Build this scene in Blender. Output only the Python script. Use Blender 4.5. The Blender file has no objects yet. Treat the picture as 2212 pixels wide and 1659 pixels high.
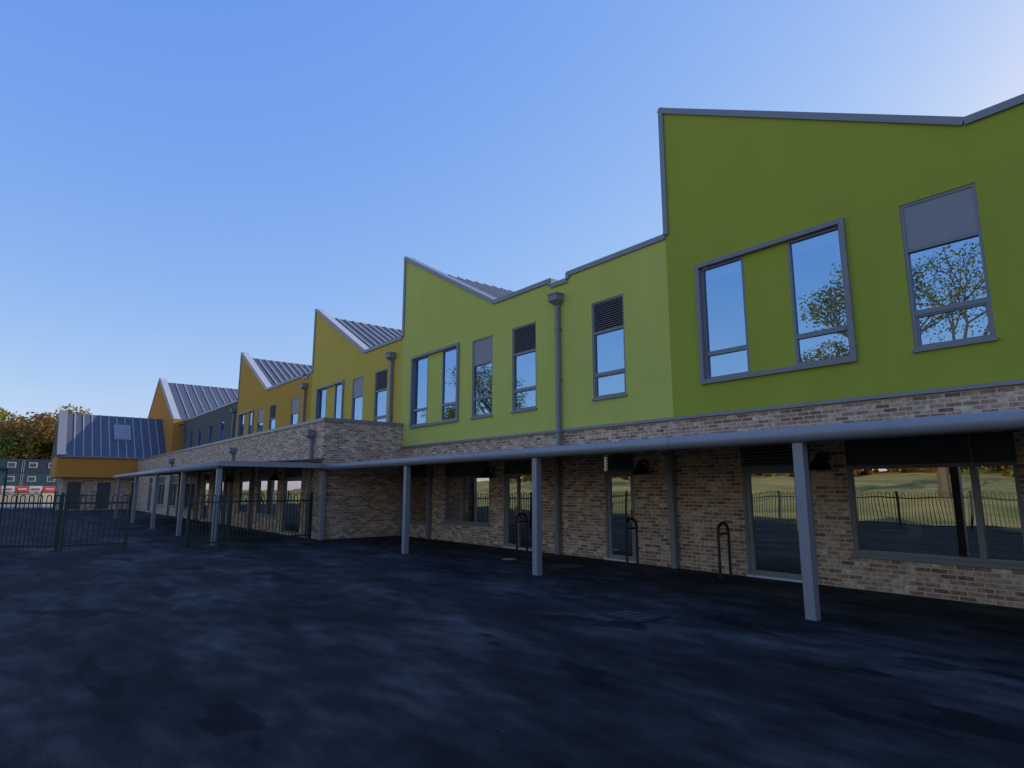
import bpy, math, random
import numpy as np
from mathutils import Vector, Matrix
from mathutils.geometry import tessellate_polygon
random.seed(4); np.random.seed(4)
R=math.radians
scene=bpy.context.scene

# ------------------------------------------------------------ materials
def new_mat(name):
    m=bpy.data.materials.new(name); m.use_nodes=True
    nt=m.node_tree; b=nt.nodes['Principled BSDF']
    return m,nt,b
def N(nt,t,**kw):
    n=nt.nodes.new(t)
    for k,v in kw.items(): setattr(n,k,v)
    return n
def ramp(nt,fac,stops):
    r=N(nt,'ShaderNodeValToRGB'); e=r.color_ramp.elements
    while len(e)<len(stops): e.new(0.5)
    for i,(p,c) in enumerate(stops):
        e[i].position=p; e[i].color=(c[0],c[1],c[2],1)
    nt.links.new(fac,r.inputs[0]); return r.outputs[0]
def noise(nt,scale,detail=4,vec=None,rough=.55):
    n=N(nt,'ShaderNodeTexNoise'); n.inputs['Scale'].default_value=scale
    n.inputs['Detail'].default_value=detail; n.inputs['Roughness'].default_value=rough
    if vec is None:
        g=N(nt,'ShaderNodeNewGeometry'); vec=g.outputs['Position']
    nt.links.new(vec,n.inputs['Vector']); return n.outputs['Fac']
def bump(nt,b,h,st,dist=.01):
    k=N(nt,'ShaderNodeBump'); k.inputs['Strength'].default_value=st; k.inputs['Distance'].default_value=dist
    nt.links.new(h,k.inputs['Height']); nt.links.new(k.outputs[0],b.inputs['Normal'])
def mult(nt,a,b2):
    x=N(nt,'ShaderNodeMixRGB',blend_type='MULTIPLY'); x.inputs[0].default_value=1
    nt.links.new(a,x.inputs[1]); nt.links.new(b2,x.inputs[2]); return x.outputs[0]
def scl(c,f): return tuple(min(1,v*f) for v in c)
def simple(name,col,rough=.6,metal=0,var=.12,scale=3,bmp=0,bscale=60):
    m,nt,b=new_mat(name)
    c=ramp(nt,noise(nt,scale,5),[(.3,scl(col,1-var)),(.7,scl(col,1+var))])
    nt.links.new(c,b.inputs['Base Color'])
    b.inputs['Roughness'].default_value=rough; b.inputs['Metallic'].default_value=metal
    if bmp: bump(nt,b,noise(nt,bscale,3),bmp)
    return m
def render_mat(name,col):
    m,nt,b=new_mat(name)
    g=N(nt,'ShaderNodeNewGeometry')
    mp=N(nt,'ShaderNodeMapping'); mp.inputs['Scale'].default_value=(1.2,1.2,.35)
    nt.links.new(g.outputs['Position'],mp.inputs[0])
    c=ramp(nt,noise(nt,.8,6,mp.outputs[0]),[(.3,scl(col,.96)),(.7,scl(col,1.04))])
    fine=ramp(nt,noise(nt,70,3),[(.3,(.82,.82,.82)),(.7,(1.10,1.10,1.10))])
    nt.links.new(mult(nt,c,fine),b.inputs['Base Color'])
    b.inputs['Roughness'].default_value=.92; b.inputs['Specular IOR Level'].default_value=.2
    bump(nt,b,noise(nt,90,3),.6,.008)
    return m
def brick_mat():
    m,nt,b=new_mat('multi_brick')
    g=N(nt,'ShaderNodeNewGeometry'); s=N(nt,'ShaderNodeSeparateXYZ'); nt.links.new(g.outputs['Position'],s.inputs[0])
    ad=N(nt,'ShaderNodeMath',operation='ADD'); nt.links.new(s.outputs[0],ad.inputs[0]); nt.links.new(s.outputs[1],ad.inputs[1])
    c=N(nt,'ShaderNodeCombineXYZ'); nt.links.new(ad.outputs[0],c.inputs[0]); nt.links.new(s.outputs[2],c.inputs[1])
    br=N(nt,'ShaderNodeTexBrick'); nt.links.new(c.outputs[0],br.inputs['Vector'])
    br.inputs['Scale'].default_value=1; br.inputs['Brick Width'].default_value=.225; br.inputs['Row Height'].default_value=.075
    br.inputs['Mortar Size'].default_value=.009; br.inputs['Mortar Smooth'].default_value=.15; br.inputs['Bias'].default_value=0
    br.offset=.5
    br.inputs['Color1'].default_value=(0,0,0,1); br.inputs['Color2'].default_value=(1,1,1,1); br.inputs['Mortar'].default_value=(.5,.5,.5,1)
    tone=ramp(nt,br.outputs['Color'],[(.0,(.30,.14,.08)),(.3,(.50,.265,.155)),(.6,(.66,.41,.255)),(.85,(.82,.60,.41)),(1.,(.38,.19,.12))])
    n2=ramp(nt,noise(nt,14,5),[(.35,(.62,.60,.58)),(.55,(1,1,1)),(.72,(1.35,1.42,1.5))])
    m2=N(nt,'ShaderNodeMixRGB'); nt.links.new(br.outputs['Fac'],m2.inputs[0]); nt.links.new(mult(nt,tone,n2),m2.inputs[1])
    m2.inputs[2].default_value=(.76,.58,.43,1)
    nt.links.new(m2.outputs[0],b.inputs['Base Color']); b.inputs['Roughness'].default_value=.9
    inv=N(nt,'ShaderNodeMath',operation='MULTIPLY_ADD'); inv.inputs[1].default_value=-1; inv.inputs[2].default_value=1
    nt.links.new(br.outputs['Fac'],inv.inputs[0])
    nz=N(nt,'ShaderNodeMath',operation='MULTIPLY_ADD'); nt.links.new(noise(nt,60,3),nz.inputs[0]); nz.inputs[1].default_value=.4
    nt.links.new(inv.outputs[0],nz.inputs[2])
    bump(nt,b,nz.outputs[0],.7,.008)
    return m
def glass_mat(name,fac,tint,refl,wob=.25):
    m=bpy.data.materials.new(name); m.use_nodes=True; nt=m.node_tree; nt.nodes.clear()
    out=N(nt,'ShaderNodeOutputMaterial'); mix=N(nt,'ShaderNodeMixShader')
    gl=N(nt,'ShaderNodeBsdfGlossy'); gl.inputs['Roughness'].default_value=.0; gl.inputs['Color'].default_value=(*refl,1)
    tr=N(nt,'ShaderNodeBsdfTransparent'); tr.inputs['Color'].default_value=(*tint,1)
    lw=N(nt,'ShaderNodeLayerWeight'); lw.inputs['Blend'].default_value=.35
    mr=N(nt,'ShaderNodeMapRange'); mr.inputs['To Min'].default_value=fac; mr.inputs['To Max'].default_value=1
    nt.links.new(lw.outputs['Fresnel'],mr.inputs[0]); nt.links.new(mr.outputs[0],mix.inputs[0])
    nt.links.new(tr.outputs[0],mix.inputs[1]); nt.links.new(gl.outputs[0],mix.inputs[2]); nt.links.new(mix.outputs[0],out.inputs[0])
    k=N(nt,'ShaderNodeBump'); k.inputs['Strength'].default_value=wob; k.inputs['Distance'].default_value=.012
    nt.links.new(noise(nt,1.1,1),k.inputs['Height']); nt.links.new(k.outputs[0],gl.inputs['Normal'])
    return m

M={}
M['dkgreen']=render_mat('render_green',(.44,.45,.055))
M['ltgreen']=render_mat('render_lime',(.68,.65,.14))
M['yellow']=render_mat('render_mustard',(.76,.52,.09))
M['ochre']=render_mat('render_ochre',(.68,.37,.06))
M['orange']=render_mat('render_orange',(.66,.27,.05))
M['slate']=render_mat('render_slate',(.15,.145,.13))
M['brick']=brick_mat()
M['frame']=simple('grey_powder_coat',(.25,.235,.235),.45,0,.04)
M['coping']=simple('coping_metal',(.26,.25,.255),.4,.2,.06)
M['panel']=simple('panel_grey',(.30,.28,.29),.5,0,.04)
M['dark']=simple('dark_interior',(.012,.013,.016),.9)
M['dpanel']=simple('dark_panel',(.06,.058,.062),.5)
M['post']=simple('post_grey',(.32,.30,.30),.42,.1,.06)
M['canopy']=simple('canopy_sheet',(.16,.16,.17),.6)
M['blind']=simple('blind_and_glint_white',(.8,.8,.8),.8)
M['sill']=simple('threshold_white',(.7,.7,.7),.6)
M['black']=simple('black_powder_coat',(.012,.012,.014),.4)
M['fence']=simple('green_powder_coat',(.008,.030,.022),.45)
M['brass']=simple('handle_brass',(.5,.35,.12),.35,.8)
M['roof']=simple('standing_seam_metal',(.10,.105,.125),.5,.15,.10,1.5)
M['rib']=simple('seam_rib_metal',(.34,.34,.36),.5,.1,.08,1.5)
M['whitecap']=simple('light_capping',(.45,.45,.47),.5,.0,.05)
M['glass_up']=glass_mat('glass_upper',.64,(.85,.88,.92),(.40,.62,.95))
M['glass_dn']=glass_mat('glass_lower',.52,(.6,.65,.65),(.98,.95,.82),.2)
# asphalt
m,nt,b=new_mat('asphalt'); M['asphalt']=m
g=N(nt,'ShaderNodeNewGeometry'); mp=N(nt,'ShaderNodeMapping'); mp.inputs['Scale'].default_value=(.7,1.5,1); mp.inputs['Rotation'].default_value=(0,0,R(-33))
nt.links.new(g.outputs['Position'],mp.inputs[0])
big=ramp(nt,noise(nt,.55,3,mp.outputs[0],.5),[(.36,(.014,.0132,.013)),(.5,(.027,.0255,.025)),(.62,(.050,.047,.045)),(.74,(.078,.073,.068))])
mid=ramp(nt,noise(nt,2.2,6,mp.outputs[0],.62),[(.36,(.58,.58,.60)),(.5,(1,1,1)),(.64,(1.5,1.48,1.45))])
wet=ramp(nt,noise(nt,.8,4,mp.outputs[0],.5),[(.37,(.28,.28,.31)),(.395,(1,1,1))])
fine=ramp(nt,noise(nt,90,2),[(.3,(.4,.4,.4)),(.7,(1.6,1.6,1.6))])
vo=N(nt,'ShaderNodeTexVoronoi'); vo.inputs['Scale'].default_value=2.3; nt.links.new(g.outputs['Position'],vo.inputs['Vector'])
spk=ramp(nt,vo.outputs['Distance'],[(.0,(3,2.8,2.4)),(.022,(3,2.8,2.4)),(.03,(1,1,1))])
col=mult(nt,mult(nt,mult(nt,mult(nt,big,mid),wet),fine),spk)
nt.links.new(col,b.inputs['Base Color']); b.inputs['Roughness'].default_value=.85; b.inputs['Specular IOR Level'].default_value=.2
bump(nt,b,noise(nt,110,3),.7,.01)
# grass
m,nt,b=new_mat('grass'); M['grass']=m
nt.links.new(ramp(nt,noise(nt,.25,8),[(.3,(.12,.14,.035)),(.5,(.26,.24,.08)),(.7,(.40,.31,.13))]),b.inputs['Base Color']); b.inputs['Roughness'].default_value=1
bump(nt,b,noise(nt,8,4),.8,.1)
M['gravel']=simple('pale_paving',(.30,.27,.22),.9,0,.2,2)
M['bark']=simple('bark',(.11,.085,.06),.9,0,.3,8)
def leaf(name,c1,c2,c3):
    m,nt,b=new_mat(name)
    col=ramp(nt,noise(nt,.35,5),[(.35,c1),(.5,c2),(.65,c3)])
    nt.links.new(col,b.inputs['Base Color']); b.inputs['Roughness'].default_value=.7
    tl=N(nt,'ShaderNodeBsdfTranslucent'); nt.links.new(col,tl.inputs[0]); mx=N(nt,'ShaderNodeMixShader'); mx.inputs[0].default_value=.5
    nt.links.new(b.outputs[0],mx.inputs[1]); nt.links.new(tl.outputs[0],mx.inputs[2]); nt.links.new(mx.outputs[0],nt.nodes['Material Output'].inputs[0])
    return m
M['leafA']=leaf('autumn_leaf',(.13,.17,.04),(.32,.28,.06),(.46,.28,.06))
M['leafB']=leaf('russet_leaf',(.14,.12,.04),(.28,.17,.05),(.34,.17,.06))
M['leafC']=leaf('green_leaf',(.06,.11,.035),(.14,.20,.05),(.30,.28,.07))

# ------------------------------------------------------------ mesh builder
class B:
    def __init__(s): s.v=[];s.f=[];s.m=[];s.ms=[]
    def mi(s,k):
        if k not in s.ms: s.ms.append(k)
        return s.ms.index(k)
    def face(s,pts,k):
        i=len(s.v); s.v+=[tuple(p) for p in pts]; s.f.append(tuple(range(i,i+len(pts)))); s.m.append(s.mi(k))
    def hexa(s,c,k):
        i=len(s.v); s.v+=[tuple(p) for p in c]; q=s.mi(k)
        for f in [(0,3,2,1),(4,5,6,7),(0,1,5,4),(1,2,6,5),(2,3,7,6),(3,0,4,7)]:
            s.f.append(tuple(i+j for j in f)); s.m.append(q)
    def box(s,x0,x1,y0,y1,z0,z1,k):
        s.hexa([(x0,y0,z0),(x1,y0,z0),(x1,y1,z0),(x0,y1,z0),(x0,y0,z1),(x1,y0,z1),(x1,y1,z1),(x0,y1,z1)],k)
    def beam(s,p0,p1,w,k,h=None,n=4,w1=None):
        p0=Vector(p0);p1=Vector(p1);d=p1-p0
        if d.length<1e-6: return
        q=d.to_track_quat('Z','Y'); h=h or w; 
        i=len(s.v); t=s.mi(k)
        for e,(p,sc) in enumerate(((p0,1),(p1,(w1/w if w1 else 1)))):
            for j in range(n):
                a=2*math.pi*(j+.5)/n; r=.5/math.cos(math.pi/n) if n==4 else .5
                s.v.append(tuple(p+q@Vector((math.cos(a)*w*r*sc,math.sin(a)*h*r*sc,0))))
        for j in range(n):
            s.f.append((i+j,i+(j+1)%n,i+n+(j+1)%n,i+n+j)); s.m.append(t)
        s.f.append(tuple(i+j for j in reversed(range(n)))); s.m.append(t)
        s.f.append(tuple(i+n+j for j in range(n))); s.m.append(t)
    def path(s,pts,w,k,n=8):
        for a,b2 in zip(pts[:-1],pts[1:]): s.beam(a,b2,w,k,n=n)
    def poly(s,outer,holes,f3,k):
        ls=[[Vector((a,b2,0)) for a,b2 in outer]]+[[Vector((a,b2,0)) for a,b2 in h] for h in holes]
        flat=[p for l in ls for p in l]; i=len(s.v); t=s.mi(k)
        s.v+=[tuple(f3(p.x,p.y)) for p in flat]
        for tri in tessellate_polygon(ls):
            s.f.append(tuple(i+j for j in tri)); s.m.append(t)
    def done(s,name,parent=None,smooth=False,bev=0):
        me=bpy.data.meshes.new(name); me.from_pydata(s.v,[],s.f)
        for k in s.ms: me.materials.append(M[k])
        me.polygons.foreach_set('material_index',s.m)
        if smooth: me.polygons.foreach_set('use_smooth',[True]*len(s.f))
        me.update()
        o=bpy.data.objects.new(name,me); scene.collection.objects.link(o)
        if parent: o.parent=parent
        if bev:
            mo=o.modifiers.new('bevel','BEVEL'); mo.width=bev; mo.segments=2; mo.limit_method='ANGLE'
        return o
def empty(name):
    o=bpy.data.objects.new(name,None); scene.collection.objects.link(o); return o

school=empty('school_building')
rect=lambda x0,x1,z0,z1:[(x0,z0),(x1,z0),(x1,z1),(x0,z1)]

# ------------------------------------------------------------ window elements (wall plane Y=y)
def frame_rect(b,x0,x1,z0,z1,y0,y1,t,k='frame'):
    b.box(x0,x0+t,y0,y1,z0,z1,k); b.box(x1-t,x1,y0,y1,z0,z1,k)
    b.box(x0+t,x1-t,y0,y1,z0,z0+t,k); b.box(x0+t,x1-t,y0,y1,z1-t,z1,k)
def reveal(b,x0,x1,z0,z1,y,d,k='frame'):
    b.face([(x0,y,z0),(x0,y+d,z0),(x0,y+d,z1),(x0,y,z1)],k); b.face([(x1,y,z0),(x1,y,z1),(x1,y+d,z1),(x1,y+d,z0)],k)
    b.face([(x0,y,z0),(x1,y,z0),(x1,y+d,z0),(x0,y+d,z0)],k); b.face([(x0,y,z1),(x0,y+d,z1),(x1,y+d,z1),(x1,y,z1)],k)
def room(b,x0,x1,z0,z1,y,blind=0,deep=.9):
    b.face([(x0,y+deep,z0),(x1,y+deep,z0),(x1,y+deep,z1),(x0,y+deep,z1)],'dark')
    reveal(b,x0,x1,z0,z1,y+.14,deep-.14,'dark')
    if blind:
        b.box(x0+.04,x1-.04,y+.15,y+.19,z1-blind,z1-.02,'blind')
        b.box(x1-.14,x1-.05,y+.145,y+.19,z0,z1-blind,'blind')
def louvre(b,x0,x1,z0,z1,y):
    b.box(x0,x1,y+.07,y+.09,z0,z1,'dark')
    n=int((z1-z0)/.055)
    for i in range(n):
        z=z0+(i+.5)*(z1-z0)/n
        b.hexa([(x0,y+.0,z-.02),(x1,y+.0,z-.02),(x1,y+.06,z+.012),(x0,y+.06,z+.012),(x0,y+.0,z-.008),(x1,y+.0,z-.008),(x1,y+.06,z+.022),(x0,y+.06,z+.022)],'frame')
def glass(b,x0,x1,z0,z1,y,k):
    b.face([(x0,y,z0),(x1,y,z0),(x1,y,z1),(x0,y,z1)],k)
def upper_win(b,x0,x1,kind,y=0,z0=3.9,z1=6.42,proud=.02):
    reveal(b,x0,x1,z0,z1,y,.16)
    ys,ye=y-.015,y+.12
    frame_rect(b,x0,x1,z0,z1,ys+.03,ye,.05)
    zt=z1-.05
    if kind:
        zt=5.6
        if kind=='panel': b.box(x0+.05,x1-.05,y+.03,y+.06,5.62,z1-.05,'panel')
        else: louvre(b,x0+.05,x1-.05,5.63,z1-.05,y+.02)
        b.box(x0+.05,x1-.05,y+.02,ye,5.57,5.63,'frame')
    b.box(x0+.05,x1-.05,y+.02,ye,4.48,4.56,'frame')
    glass(b,x0+.05,x1-.05,z0+.05,4.48,y+.07,'glass_up'); glass(b,x0+.05,x1-.05,4.56,zt,y+.07,'glass_up')
    frame_rect(b,x0+.05,x1-.05,z0+.05,4.48,y+.035,y+.068,.03); 
    room(b,x0,x1,z0,zt,y,.16 if not kind else .12)
    b.box(x0-.03,x1+.03,y-.05,y+.02,z0-.04,z0+.002,'frame')
def wide_win(b,bw,x0,matk,y=0):
    x1=x0+3.1; z0,z1=3.88,6.5
    reveal(b,x0,x1,z0,z1,y,.16)
    frame_rect(b,x0-.02,x1+.02,z0-.02,z1+.02,y-.07,y+.02,.09)
    bw.box(x0+1.08,x1-1.08,y+.03,y+.10,z0+.05,z1-.05,matk)
    for a,c in ((x0+.07,x0+1.08),(x1-1.08,x1-.07)):
        frame_rect(b,a,c,z0+.07,z1-.07,y+.025,y+.12,.05)
        b.box(a+.05,c-.05,y+.02,y+.12,4.46,4.55,'frame')
        glass(b,a+.05,c-.05,z0+.1,4.46,y+.07,'glass_up'); glass(b,a+.05,c-.05,4.55,z1-.1,y+.07,'glass_up')
        room(b,a,c,z0,z1-.06,y,.26)

# ------------------------------------------------------------ upper storeys
def coping(b,pts,y0,y1,t,k='coping',above=.03):
    for i,((xa,za),(xb,zb)) in enumerate(zip(pts[:-1],pts[1:])):
        d=Vector((xb-xa,0,zb-za)).normalized(); n=Vector((-d.z,0,d.x))
        a=Vector((xa,0,za))-d*.004; c=Vector((xb,0,zb))+d*.004
        lo=-t; hi=above; e=.003*(i%3)
        C=[]
        for off in (lo,hi):
            for p,yy in ((a,y0-e),(c,y0-e),(c,y1+e),(a,y1+e)):
                q=p+n*off; C.append((q.x,yy,q.z))
        b.hexa(C,k)
def roof_slope(b,xa,za,xb,zb,y0,y1,k='roof',sp=.46):
    b.face([(xa,y0,za),(xb,y0,zb),(xb,y1,zb),(xa,y1,za)],k)
    y=y0+.25
    d=Vector((xb-xa,0,zb-za)).normalized(); n=Vector((-d.z,0,d.x)); n=n if n.z>0 else -n
    while y<y1:
        C=[]
        for off in (0.002,.055):
            for (x,z),yy in (((xa,za),y-.04),((xb,zb),y-.04),((xb,zb),y+.04),((xa,za),y+.04)):
                C.append((x+n.x*off,yy,z+n.z*off))
        b.hexa(C,'rib'); y+=sp

def notch(x): return [(x-.32,7.5),(x-.32,7.33),(x+.32,7.33),(x+.32,7.5)]
walls=B(); wins=B(); cop=B(); roofs=B(); pipes=B()
WZ0,WZ1=3.9,6.42
def module(xl,xr,matk,wide,singles,pipe=None,split=None,zb=3.2,topL=7.5):
    xv=xl+5.86
    top=[(xl,10.72),(xv,7.5)]
    if pipe is not None and xl+6<pipe<xr: 
        top+=[p for p in notch(pipe) if p[0]<=xr]
    top+=[(xr,7.5)]
    holes=[rect(w,w+3.1,3.88,6.5) for w in wide]+[rect(s,s+1.08,WZ0,WZ1) for s,_ in singles]
    outer=[(xl,zb),(xr,zb)]+list(reversed(top))
    walls.poly(outer,holes,lambda x,z:(x,0,z),matk)
    walls.poly([(xl,7.0),(xr,7.0)]+list(reversed(top)),[],lambda x,z:(x,.38,z),'panel')
    walls.face([(xl,0,7.1),(xl,18,7.1),(xl,18,10.45),(xl,0,10.45)],matk)
    coping(cop,[(xl,7.5)]+top,-.045,.42,.10)
    roof_slope(roofs,xl+.02,10.42,xv+.3,7.05,.38,18)
    roofs.face([(xv+.3,.38,7.05),(xr,.38,7.05),(xr,18,7.05),(xv+.3,18,7.05)],'roof')
    for w in wide: wide_win(wins,walls,w,matk)
    for s,k in singles: upper_win(wins,s,s+1.08,k)
module(-8.3,4.1,'dkgreen',[-7.5],[(-3.5,'panel'),(-1.45,'louvre'),(1.8,'louvre')],pipe=0.5)
module(-20.7,-8.3,'ltgreen',[-19.9],[(-16.03,'panel'),(-13.97,'louvre'),(-10.7,'louvre')],pipe=-11.9)
module(-29.9,-20.7,'yellow',[-29.1],[(-25.1,'panel'),(-22.95,'louvre')])
module(-42.9,-29.9,'ochre',[-42.3],[(-38.4,'panel'),(-36.2,'louvre'),(-32.7,'panel')],pipe=-30.8)
module(4.1,16.5,'yellow',[4.9],[(8.9,'panel'),(10.9,'louvre'),(14,'louvre')],pipe=12.7)
capx=B()
for xl in (-29.9,-42.9):
    coping(capx,[(xl+.15,10.72-.08),(xl+5.80,7.53)],.02,.40,-.032,'whitecap',above=.05)
# slate section
sl=[(-56.5,'p'),(-53.6,'p'),(-50.2,'p'),(-47,'p')]
walls.poly(rect(-58.7,-42.9,3.2,7.5),[rect(x,x+1.08,4.5,6.4) for x,_ in sl],lambda x,z:(x,0,z),'slate')
coping(cop,[(-58.7,7.5),(-42.9,7.5)],-.045,.42,.1)
for x,_ in sl:
    reveal(wins,x,x+1.08,4.5,6.4,0,.16); frame_rect(wins,x,x+1.08,4.5,6.4,.02,.12,.05); glass(wins,x+.05,x+1.03,4.55,6.35,.07,'glass_up'); room(wins,x,x+1.08,4.5,6.4,0,.2)
# orange gable
gy=-.9
gp=[(-72.1,8.4),(-67.3,12.27),(-58.7,7.5)]
walls.poly([(-72.1,-.3),(-58.7,-.3)]+list(reversed(gp)),[],lambda x,z:(x,gy,z),'orange')
walls.face([(-58.7,gy,0),(-58.7,18,0),(-58.7,18,7.5),(-58.7,gy,7.5)],'orange')
walls.face([(-72.1,gy,0),(-72.1,18,0),(-72.1,18,8.2),(-72.1,gy,8.2)],'orange')
coping(cop,gp,gy-.05,gy+.42,.12)
coping(capx,[(-67.2,12.24),(-58.75,7.53)],gy+.02,gy+.55,-.032,'whitecap',above=.06)
roof_slope(roofs,-67.3,11.95,-58.5,7.1,gy+.4,18,sp=.75)
roof_slope(roofs,-67.3,11.95,-72.1,8.1,gy+.4,18,sp=.75)
# wing at the far end
wx0,wx1,wy0,wy1=-68.,-60.,-8.5,gy
walls.box(wx0,wx1,wy0,wy1-.01,2.6,4.25,'orange')
walls.box(wx0+.6,wx1-.7,wy0+.6,wy1-.01,-.2,2.6,'brick')
walls.poly([(wx0,4.25),(wx1,4.25),(-64,8.0)],[],lambda x,z:(x,wy0,z),'slate')
roof_slope(roofs,-64,8.0,wx1+.15,4.2,wy0+.2,-.6,sp=.6); roof_slope(roofs,-64,8.0,wx0-.15,4.2,wy0+.2,-.6,sp=.6)
coping(cop,[(wx0-.15,4.25),(-64,8.15)],wy0-.05,wy0+.5,.15,above=.12); coping(cop,[(-64,8.15),(wx1+.15,4.25)],wy0-.056,wy0+.506,.15,above=.12)
cop.box(wx1+.0,wx1+.16,wy0,wy1,4.16,4.28,'coping')
for yy in (-7.6,-5.6,-3.2): walls.box(wx1-.7,wx1-.66,yy,yy+.9,0.1,2.2,'dpanel')
for yy in (-8.3,-4.3): walls.box(wx1-.2,wx1-.08,yy,yy+.12,0,2.6,'post')
wins.hexa([(-62.9,-4.7,7.0),(-61.5,-4.7,5.67),(-61.5,-3.5,5.67),(-62.9,-3.5,7.0),(-62.8,-4.7,7.16),(-61.4,-4.7,5.83),(-61.4,-3.5,5.83),(-62.8,-3.5,7.16)],'rib')
wins.face([(-62.72,-4.6,7.10),(-61.45,-4.6,5.895),(-61.45,-3.6,5.895),(-62.72,-3.6,7.10)],'panel')
walls.box(-72,16.5,17.9,18.3,0,7.4,'brick')
walls.face([(16.5,0,0),(16.5,18,0),(16.5,18,7.4),(16.5,0,7.4)],'brick')

# ------------------------------------------------------------ ground floor, main plane
by=.03
ZP=2.5
gf_w=[(-4.75,-2.38,.58),(-17.6,-15.1,.6),(-19.9,-18.7,.5),(3.0,6.0,.58),(-1.2,1.0,.58)]
gf_d=[(-6.75,-5.38),(-10.42,-9.5),(-14.4,-13.1),(1.3,2.4),(8,9)]
holes=[rect(a,c,z,ZP) for a,c,z in gf_w]+[rect(a,c,0.0,ZP) for a,c in gf_d]
walls.poly(rect(-20.5,16.5,-.3,3.19),holes,lambda x,z:(x,by,z),'brick')
cop.box(-20.5,16.5,-.04,by+.02,3.17,3.235,'coping')
def gwin(a,c,z,y,mull=None,door_like=False):
    reveal(wins,a,c,z,ZP,y,.15,'frame')
    wins.box(a+.002,c-.002,y+.04,y+.08,2.04,ZP-.002,'dpanel')
    frame_rect(wins,a,c,z,2.06,y+.02,y+.12,.06)
    xs=[a+.06,c-.06] if mull is None else [a+.06,mull,c-.06]
    for p,q in zip(xs[:-1],xs[1:]): glass(wins,p,q,z+.06,2.0,y+.075,'glass_dn')
    if mull is not None:
        wins.box(mull-.04,mull+.04,y+.015,y+.12,z+.06,2.0,'frame'); wins.box(mull-.012,mull+.012,y+.02,y+.039,2.06,ZP,'frame')
    wins.box(a-.02,c+.02,y-.06,y+.02,z-.05,z+.012,'frame')
    room(wins,a,c,z,2.06,y,0,1.6)
    if c-a>2:
        xx=a+.52*(c-a); wins.box(xx,xx+.09,y+.5,y+.58,z,2.0,'black')
        wins.box(a+.75,a+.95,y+.3,y+.32,.9,1.35,'blind')  # pale box in the blind colour, painted stand-in for a light reflection
def gdoor(a,c,y,leaf_r=None,lv=True):
    reveal(wins,a,c,0,ZP,y,.15,'frame')
    if lv: louvre(wins,a+.03,c-.03,2.1,ZP-.02,y+.01)
    else: wins.box(a+.03,c-.03,y+.03,y+.06,2.1,ZP-.02,'dpanel')
    frame_rect(wins,a,c,0.01,2.1,y+.01,y+.12,.05)
    lr=leaf_r or c-.05
    frame_rect(wins,a+.05,lr,.03,2.05,y+.03,y+.1,.09)
    glass(wins,a+.14,lr-.09,.12,1.96,y+.065,'glass_dn')
    if leaf_r: glass(wins,lr+.02,c-.05,.05,2.05,y+.065,'glass_dn')
    wins.box(a,c,y-.05,y+.1,.002,.035,'sill')
    wins.box(lr-.075,lr-.05,y-.03,y+.02,.92,1.18,'brass'); wins.beam((lr-.06,y-.04,1.05),(lr-.18,y-.04,1.05),.022,'brass',n=8)
    room(wins,a,c,0.02,2.1,y,0,1.6)
gwin(-4.75,-2.38,.58,by,-2.93); gwin(-17.6,-15.1,.6,by,-16.6); gwin(-19.9,-18.7,.5,by); gwin(3.0,6.0,.58,by,5.2); gwin(-1.2,1,.58,by,.3)
gdoor(-6.75,-5.38,by,-5.62); gdoor(-10.42,-9.5,by); gdoor(-14.4,-13.1,by,-13.75,False); gdoor(1.3,2.4,by); gdoor(8,9,by)

# ------------------------------------------------------------ projecting single-storey block
fy=-3.05; bx=-20.5
bw=[(-27.4,-24.9,.6),(-30.1,-28.5,.6),(-34.6,-32.4,.6),(-41.3,-38.4,.45),(-45.6,-43.6,.6),(-50,-47.5,.6)]
bd=[(-24.2,-22.3),(-36.8,-35.6),(-53.5,-52.2)]
walls.poly(rect(-60.7,bx,-.3,4.0),[rect(a,c,z,ZP) for a,c,z in bw]+[rect(a,c,0,ZP) for a,c in bd],lambda x,z:(x,fy,z),'brick')
walls.face([(bx,fy,-.3),(bx,0.03,-.3),(bx,0.03,4.0),(bx,fy,4.0)],'brick')
roofs.face([(-60.7,fy+.3,3.8),(bx-.3,fy+.3,3.8),(bx-.3,0,3.8),(-60.7,0,3.8)],'roof')
cop.box(-60.7,bx+.045,fy-.045,fy+.34,3.99,4.10,'coping'); cop.box(bx-.34,bx+.045,fy+.34,-.002,3.99,4.10,'coping')
for a,c,z in bw: gwin(a,c,z,fy,(a+c)/2 if c-a>2 else None)
for a,c in bd: gdoor(a,c,fy)

# ------------------------------------------------------------ downpipes
def hopper(x,y,zt,zb,w=.11,hw=.17):
    pipes.box(x-w/2,x+w/2,y-.14,y-.03,zb,zt-.3,'frame')
    pipes.hexa([(x-w/2,y-.14,zt-.32),(x+w/2,y-.14,zt-.32),(x+w/2,y-.03,zt-.32),(x-w/2,y-.03,zt-.32),
                (x-hw,y-.28,zt-.2),(x+hw,y-.28,zt-.2),(x+hw,y-.01,zt-.2),(x-hw,y-.01,zt-.2)],'frame')
    pipes.box(x-hw,x+hw,y-.28,y-.01,zt-.2,zt,'frame'); pipes.box(x-hw-.02,x+hw+.02,y-.30,y-.005,zt-.04,zt+.003,'frame')
    z=zb+.4
    while z<zt-.6: pipes.box(x-w/2-.03,x+w/2+.03,y-.147,y-.005,z,z+.035,'frame'); z+=1.4
hopper(-11.9,0,6.95,2.75); hopper(-21.4,0,6.95,4.0); hopper(-30.6,0,6.95,4.0); hopper(-43.4,0,6.95,4.0); hopper(.5,0,6.95,2.75)
hopper(-21.4,fy,3.72,0); hopper(-31.2,fy,3.6,0); hopper(-45.6+.3,fy,3.6,0); hopper(-58.3,0,6.9,4)
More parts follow.
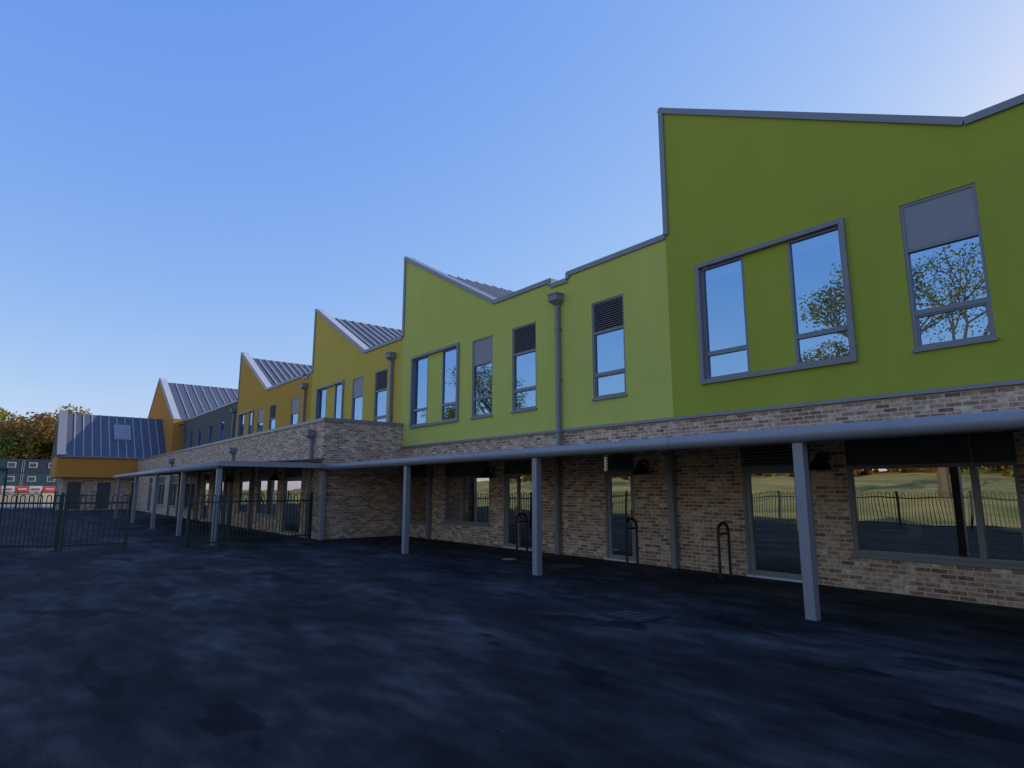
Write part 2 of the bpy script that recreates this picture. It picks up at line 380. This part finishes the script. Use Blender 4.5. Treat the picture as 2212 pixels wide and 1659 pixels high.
for x in (-8.37,-18.42,-20.35,-3.2+6.0): pipes.box(x-.06,x+.06,by-.16,by-.04,0,2.7,'frame')
pipes.box(-12.06,-11.94,by-.16,by-.04,0,2.7,'frame')
for x in (-28,-31.8-.3,-37.6,-42.4): pipes.box(x-.06,x+.06,fy-.16,fy-.03,0,2.6,'frame')

walls.done('walls',school); wins.done('windows_and_doors',school); cop.done('parapet_copings',school); capx.done('gable_capping',school)
roofs.done('roofs',school); pipes.done('downpipes',school,bev=.004)

# ------------------------------------------------------------ canopies
def canopy(name,x0,x1,yw,yf,posts,endbeam=True):
    root=empty(name); p=B()
    for x in posts:
        p.box(x-.07,x+.07,yf+.02,yf+.16,-.02,2.36,'post')
    p.done('posts',root,bev=.006)
    g=B(); g.beam((x0,yf+.02,2.385),(x1,yf+.02,2.385),.21,'post',n=20)
    x=x1-1.2
    while x>x0: g.beam((x,yf+.02,2.385),(x+.02,yf+.02,2.385),.216,'frame',n=20); x-=5.35
    g.done('front_gutter_beam',root,smooth=True)
    r=B()
    r.hexa([(x0,yf+.1,2.40),(x1,yf+.1,2.40),(x1,yw-.02,2.66),(x0,yw-.02,2.66),(x0,yf+.1,2.43),(x1,yf+.1,2.43),(x1,yw-.02,2.70),(x0,yw-.02,2.70)],'canopy')
    x=x0+.03
    while x<x1:
        r.hexa([(x,yf+.14,2.32),(x+.06,yf+.14,2.32),(x+.06,yw-.03,2.58),(x,yw-.03,2.58),(x,yf+.14,2.398),(x+.06,yf+.14,2.398),(x+.06,yw-.03,2.655),(x,yw-.03,2.655)],'post'); x+=1.35
    if endbeam: r.box(x1-.02,x1+.1,yf,yw-.03,2.36,2.52,'post'); 
    r.done('roof_sheet_and_rafters',root)
canopy('entrance_canopy',-20.42,16.5,by,-3.12,[-4.05,-9.45,-14.7,-20.35,1.4,6.8],False)
canopy('entrance_canopy',-43.5,-20.3,fy,-6.4,[-20.45,-25.4,-30.6,-36.0,-42.2])

# ------------------------------------------------------------ wall lamps
for i,(x,y) in enumerate([(-5.1,by),(-9.1,by),(-14.9,by),(-24.55,fy),(-31,fy)]):
    root=empty('wall_lamp'); b=B(); dz=-.13
    b.box(x-.05,x+.05,y-.03,y,2.30+dz,2.45+dz,'black'); b.path([(x,y-.02,2.4+dz),(x,y-.12,2.47+dz),(x,y-.2,2.46+dz),(x,y-.24,2.40+dz)],.03,'black')
    n=20; zs=[(2.42,.04),(2.36,.055),(2.20,.17),(2.13,.20)]
    for (za,ra),(zb_,rb) in zip(zs[:-1],zs[1:]):
        for j in range(n):
            a0=2*math.pi*j/n;a1=2*math.pi*(j+1)/n
            b.face([(x+ra*math.cos(a0),y-.24+ra*math.sin(a0),za+dz),(x+rb*math.cos(a0),y-.24+rb*math.sin(a0),zb_+dz),(x+rb*math.cos(a1),y-.24+rb*math.sin(a1),zb_+dz),(x+ra*math.cos(a1),y-.24+ra*math.sin(a1),za+dz)],'black')
    b.face([(x+.04*math.cos(2*math.pi*j/n),y-.24+.04*math.sin(2*math.pi*j/n),2.42+dz) for j in range(n)],'black')
    b.done('lamp_shade',root)

# ------------------------------------------------------------ hoops
for x in (-9.28,-6.98,-13.1):
    root=empty('hoop_barrier'); b=B(); ya,yb=-.55,-.2; pts=[(x,ya,0)]
    cy=(ya+yb)/2; r=(yb-ya)/2
    for j in range(9):
        a=math.pi-math.pi*j/8; pts.append((x,cy+r*math.cos(a),.84+r*math.sin(a)))
    pts.append((x,yb,0)); b.path(pts,.055,'black',10); b.beam((x,ya,.80),(x,yb,.80),.04,'black',n=10)
    for yy in (ya,yb): b.beam((x,yy,0),(x,yy,.012),.12,'black',n=12)
    b.done('hoop_tube',root)

# ------------------------------------------------------------ fences
def fence(name,pts,h=1.5,posts=True,gate=False,sp=.11,k='fence'):
    root=empty(name); b=B()
    for (xa,ya),(xb,yb) in zip(pts[:-1],pts[1:]):
        a=Vector((xa,ya,0)); c=Vector((xb,yb,0)); L=(c-a).length; d=(c-a)/L
        for z in (.14,h-.22): b.beam(a+Vector((0,0,z)),c+Vector((0,0,z)),.05,k)
        n=max(2,int(L/sp)); n-=n%2; s=L/n
        for i in range(0,n,2):
            p=a+d*(s*(i+.5)); q=a+d*(s*(i+1.5))
            Z=Vector((0,0,1)); r=s/2
            b.beam(p+Z*.06,p+Z*(h-r),.022,k); b.beam(q+Z*.06,q+Z*(h-r),.022,k)
            mid=(p+q)/2; pr=None
            for j in range(5):
                an=math.pi-math.pi*j/4; w=mid+d*(r*math.cos(an))+Z*(h-r+r*math.sin(an))
                if pr is not None: b.beam(pr,w,.022,k)
                pr=w
        if posts:
            m=max(1,round(L/2.7))
            for i in range(m+1):
                p=a+d*(L*i/m); b.beam(p,p+Vector((0,0,h+(.06 if not gate else 0))),.08 if not gate else .06,k)
    b.done('railings',root)
fence('metal_fence',[(-20.9,-3.2),(-20.7,-6.3)])
fence('fence_gate',[(-19.3,-6.2),(-20.5,-7.05)],gate=True)
fence('fence_gate',[(-21.1,-8.5),(-21.15,-10.0)],gate=True)
fence('metal_fence',[(-21.15,-10.1),(-22.3,-11.6),(-22.3,-20)])
fence('metal_fence',[(-47,-6.6),(-47,-9)]); 
fence('metal_fence',[(-60.2,-9.2),(-64,-12),(-64,-22)])
fence('metal_fence',[(-22.3,-20),(14,-20)],sp=.14)
root=empty('cycle_shelter'); b=B()
for x,y in ((-38,-11.4),(-38,-14.4),(-41,-11.4),(-41,-14.4)): b.beam((x,y,0),(x,y,2.6),.08,'fence')
for p,q in (((-38,-11.4,2.6),(-38,-14.4,2.6)),((-41,-11.4,2.6),(-41,-14.4,2.6)),((-38,-11.4,2.6),(-41,-11.4,2.6)),((-38,-14.4,2.6),(-41,-14.4,2.6))): b.beam(p,q,.08,'fence')
b.done('frame',root)

# ------------------------------------------------------------ manhole covers
m,nt,bb=new_mat('checker_plate'); M['checker']=m
g=N(nt,'ShaderNodeNewGeometry'); mp=N(nt,'ShaderNodeMapping'); mp.inputs['Rotation'].default_value=(0,0,R(45)); mp.inputs['Scale'].default_value=(10,10,10)
nt.links.new(g.outputs['Position'],mp.inputs[0]); ck=N(nt,'ShaderNodeTexChecker'); ck.inputs['Scale'].default_value=1; nt.links.new(mp.outputs[0],ck.inputs[0])
ck.inputs[1].default_value=(.008,.008,.009,1); ck.inputs[2].default_value=(.085,.082,.08,1)
nt.links.new(ck.outputs[0],bb.inputs['Base Color']); bb.inputs['Roughness'].default_value=.6; bb.inputs['Metallic'].default_value=.2; bump(nt,bb,ck.outputs[1],.8,.01)
M['iron']=simple('cast_iron',(.014,.014,.015),.7)
def manhole(x,y,w,l,rot):
    root=empty('manhole_cover'); b=B(); b.box(-w/2,w/2,-l/2,l/2,.0,.010,'checker')
    for s in (-1,1):
        b.box(-w/2-.05,w/2+.05,s*l/2-.03+s*.03,s*l/2+.03+s*.03,0,.012,'iron'); b.box(s*w/2-.025+s*.027,s*w/2+.025+s*.027,-l/2,l/2,0,.0115,'iron')
    b.box(-.008,.008,-l/2+.001,l/2-.001,.010,.0125,'black')
    o=b.done('plate',root); root.location=(x,y,.004); root.rotation_euler=(0,0,rot)
manhole(-5.65,-4.68,.62,.5,R(0)); manhole(-10.0,-1.64,.6,.5,R(0))
root=empty('drain_cover'); b=B(); b.beam((-11.95,-1.74,.0),(-11.95,-1.74,.012),.34,'rib',n=24); b.beam((-11.95,-1.74,.012),(-11.95,-1.74,.015),.24,'panel',n=24); b.done('disc',root)

# ------------------------------------------------------------ ground
def sheet(name,x0,x1,y0,y1,z,k):
    b=B(); b.face([(x0,y0,z),(x1,y0,z),(x1,y1,z),(x0,y1,z)],k); return b.done(name)
sheet('asphalt_playground',-70,40,-23,0.6,0,'asphalt')
sheet('paved_path',-130,-70,-23,10,-.004,'gravel')
sheet('ground',-1500,1500,-1500,1500,-.03,'grass')
b=B(); nx,ny=60,40; xs=np.linspace(-150,90,nx); ys=np.linspace(-23,-110,ny)
def hz(x,y):
    t=(-23-y)
    return .0+ .055*t*min(1,t/12)+ .25*math.sin(x*.13+y*.07)*min(1,t/15)+.15*math.sin(x*.31-y*.2)*min(1,t/15)-.02*(t<1)
idx={}
for i,x in enumerate(xs):
    for j,y in enumerate(ys): idx[i,j]=len(b.v); b.v.append((x,y,hz(x,y)))
for i in range(nx-1):
    for j in range(ny-1): b.f.append((idx[i,j],idx[i,j+1],idx[i+1,j+1],idx[i+1,j])); b.m.append(b.mi('grass'))
b.done('grass_field',smooth=True)

# ------------------------------------------------------------ vegetation
def leaf_cloud(b,centers,n,size,k):
    for (c,r) in centers:
        for _ in range(n):
            d=np.random.normal(size=3); d/=np.linalg.norm(d); rr=r*(random.random()**.45)
            p=Vector((c[0]+d[0]*rr,c[1]+d[1]*rr,c[2]+d[2]*rr*.8))
            u=Vector(np.random.normal(size=3)).normalized(); w=u.orthogonal().normalized(); s=size*random.uniform(.6,1.3)
            b.face([p-u*s,p+w*s*.6,p+u*s,p-w*s*.6],k)
def tree(name,x,y,z,h,leafk,size=.13,dens=60,seed=1):
    random.seed(seed); np.random.seed(seed)
    root=empty(name); t=B(); tips=[]
    def grow(p,d,L,w,lv):
        q=p+d*L; t.beam(p,q,w,'bark',n=6,w1=w*.7)
        if lv>=2: tips.append((q,lv)); 
        if lv==5: return
        for i in range(3 if lv<3 else 2):
            nd=(d+Vector((random.uniform(-1,1),random.uniform(-1,1),random.uniform(-.25,.55)))*.75).normalized()
            grow(q,nd,L*random.uniform(.62,.85),w*.60,lv+1)
    grow(Vector((x,y,z-.3)),Vector((.03,.02,1)),h*.25,h*.035,0)
    t.done('trunk',root)
    l=B(); leaf_cloud(l,[(q,h*.055*random.uniform(.7,1.3)) for q,_ in tips],dens,size,leafk); l.done('foliage',root)
tree('oak_tree',-14.5,-38,.8,22,'leafA',seed=3,dens=26)
tree('oak_tree',-23,-42,1.0,15,'leafA',seed=8,dens=30)
tree('oak_tree',-66,-40,1,21,'leafA',seed=5,dens=30)
tree('oak_tree',-84,-44,1,20,'leafA',seed=12,dens=30)
tree('oak_tree',-2,-48,1.2,15,'leafB',seed=6,dens=30)
def tree_mass(name,x0,x1,y0,y1,n,h0,h1,zb,ks,per=420,size=.35,seed=2):
    random.seed(seed); np.random.seed(seed)
    b=B()
    for i in range(n):
        x=random.uniform(x0,x1);y=random.uniform(y0,y1);h=random.uniform(h0,h1); g=zb
        b.beam((x,y,g),(x,y,g+h*.7),h*.03,'bark',n=6,w1=h*.01)
        cs=[((x+random.gauss(0,h*.13),y+random.gauss(0,h*.13),g+h*random.uniform(.12,.9)),h*random.uniform(.10,.2)) for _ in range(10)]
        leaf_cloud(b,cs,per//10,size,random.choice(ks))
    b.done(name)
tree_mass('distant_trees',-200,-178,-30,6,44,15,22.5,0,['leafB','leafA','leafC','leafC'],per=1500,size=.42)
tree_mass('hedgerow_trees',-120,60,-98,-82,110,5,9.5,3.0,['leafB','leafB','leafA'],per=420,size=.5,seed=9)

# ------------------------------------------------------------ site cabins and barriers
M['cabblue']=simple('cabin_blue',(.018,.035,.07),.5); M['cabgreen']=simple('cabin_teal',(.02,.06,.075),.5); M['white']=simple('white_paint',(.45,.46,.48),.5)
M['red']=simple('red_plastic',(.5,.05,.03),.45); M['yel']=simple('sandy_bank',(.38,.31,.17),.9)
for lv,(z0,k) in enumerate(((-.4,'cabgreen'),(2.15,'cabgreen'),(4.75,'cabblue'))):
    for i in range(2):
        root=empty('portable_cabin'); b=B(); y1=-3.2-i*6.2; y0=y1-6.1; x=-150
        b.box(x-3,x,y0,y1,z0,z0+2.5,k); b.box(x-3.05,x+.03,y0-.03,y1+.03,z0+2.4,z0+2.56,k)
        for j in range(2):
            yy=y0+.8+j*3.0; b.box(x,x+.06,yy,yy+1.3,z0+.95,z0+1.95,'white'); b.box(x+.061,x+.08,yy+.15,yy+1.15,z0+1.08,z0+1.82,'dpanel')
        for q in (y0+.03,y1-.15): b.box(x,x+.05,q,q+.12,z0,z0+2.39,'frame')
        b.done('cabin_body',root)
for i in range(5):
    root=empty('plastic_barrier'); b=B(); y=-6.2-i*1.65; x=-120; k=('red','white')[i%2]; z=1.05
    b.hexa([(x-.3,y-.8,z+.15),(x+.3,y-.8,z+.15),(x+.3,y+.8,z+.15),(x-.3,y+.8,z+.15),(x-.1,y-.78,z+1.1),(x+.1,y-.78,z+1.1),(x+.1,y+.78,z+1.1),(x-.1,y+.78,z+1.1)],k)
    b.box(x+.2,x+.31,y-.5,y+.5,z+.5,z+.75,('white','red')[i%2])
    b.box(x-.34,x+.34,y-.65,y-.3,z,z+.15,k); b.box(x-.34,x+.34,y+.3,y+.65,z,z+.15,k)
    b.done('barrier_body',root)
b=B(); b.hexa([(-130,-19,-.1),(-112,-19,-.1),(-112,-1,-.1),(-130,-1,-.1),(-128,-18,1.05),(-115,-18,1.05),(-115,-2,1.05),(-128,-2,1.05)],'yel'); b.done('earth_bank')

# ------------------------------------------------------------ light
EL,AZ=R(21),R(12)   # azimuth measured from +Y towards +X
w=bpy.data.worlds.new('World'); scene.world=w; w.use_nodes=True; nt=w.node_tree; bg=nt.nodes['Background']
sky=nt.nodes.new('ShaderNodeTexSky'); sky.sky_type='NISHITA'; sky.sun_disc=False; sky.sun_elevation=EL; sky.sun_rotation=AZ
sky.air_density=1.1; sky.dust_density=.6; sky.ozone_density=2.2; sky.altitude=50
S=.14
sp=N(nt,'ShaderNodeSeparateColor'); cb=N(nt,'ShaderNodeCombineColor'); nt.links.new(sky.outputs[0],sp.inputs[0])
for i,(g_,k_) in enumerate(((.86,1.02),(.62,.90),(.13,.95))):
    m1=N(nt,'ShaderNodeMath',operation='MULTIPLY'); m1.inputs[1].default_value=S; nt.links.new(sp.outputs[i],m1.inputs[0])
    m2=N(nt,'ShaderNodeMath',operation='POWER'); m2.inputs[1].default_value=g_; nt.links.new(m1.outputs[0],m2.inputs[0])
    m3=N(nt,'ShaderNodeMath',operation='MULTIPLY'); m3.inputs[1].default_value=k_/S; nt.links.new(m2.outputs[0],m3.inputs[0])
    nt.links.new(m3.outputs[0],cb.inputs[i])
nt.links.new(cb.outputs[0],bg.inputs[0]); bg.inputs[1].default_value=S
sd=bpy.data.lights.new('sun','SUN'); sd.energy=4.5; sd.angle=R(.5); sd.color=(1,.93,.82)
so=bpy.data.objects.new('sun',sd); scene.collection.objects.link(so)
dirv=Vector((math.sin(AZ)*math.cos(EL),math.cos(AZ)*math.cos(EL),math.sin(EL)))
so.rotation_euler=dirv.to_track_quat('Z','Y').to_euler(); so.location=(20,60,40)

# ------------------------------------------------------------ camera
f,p,a=1329.73,.1693,.6803
cd=bpy.data.cameras.new('camera'); cd.sensor_width=36; cd.lens=36*f/2212; cd.clip_end=4000
co=bpy.data.objects.new('camera',cd); scene.collection.objects.link(co); scene.camera=co
co.location=(0,-11.3178,1.66)
fw=Vector((-math.cos(a)*math.cos(p),math.sin(a)*math.cos(p),math.sin(p)))
co.rotation_euler=fw.to_track_quat('-Z','Y').to_euler()
scene.view_settings.view_transform='Standard'; scene.view_settings.look='None'; scene.view_settings.exposure=0
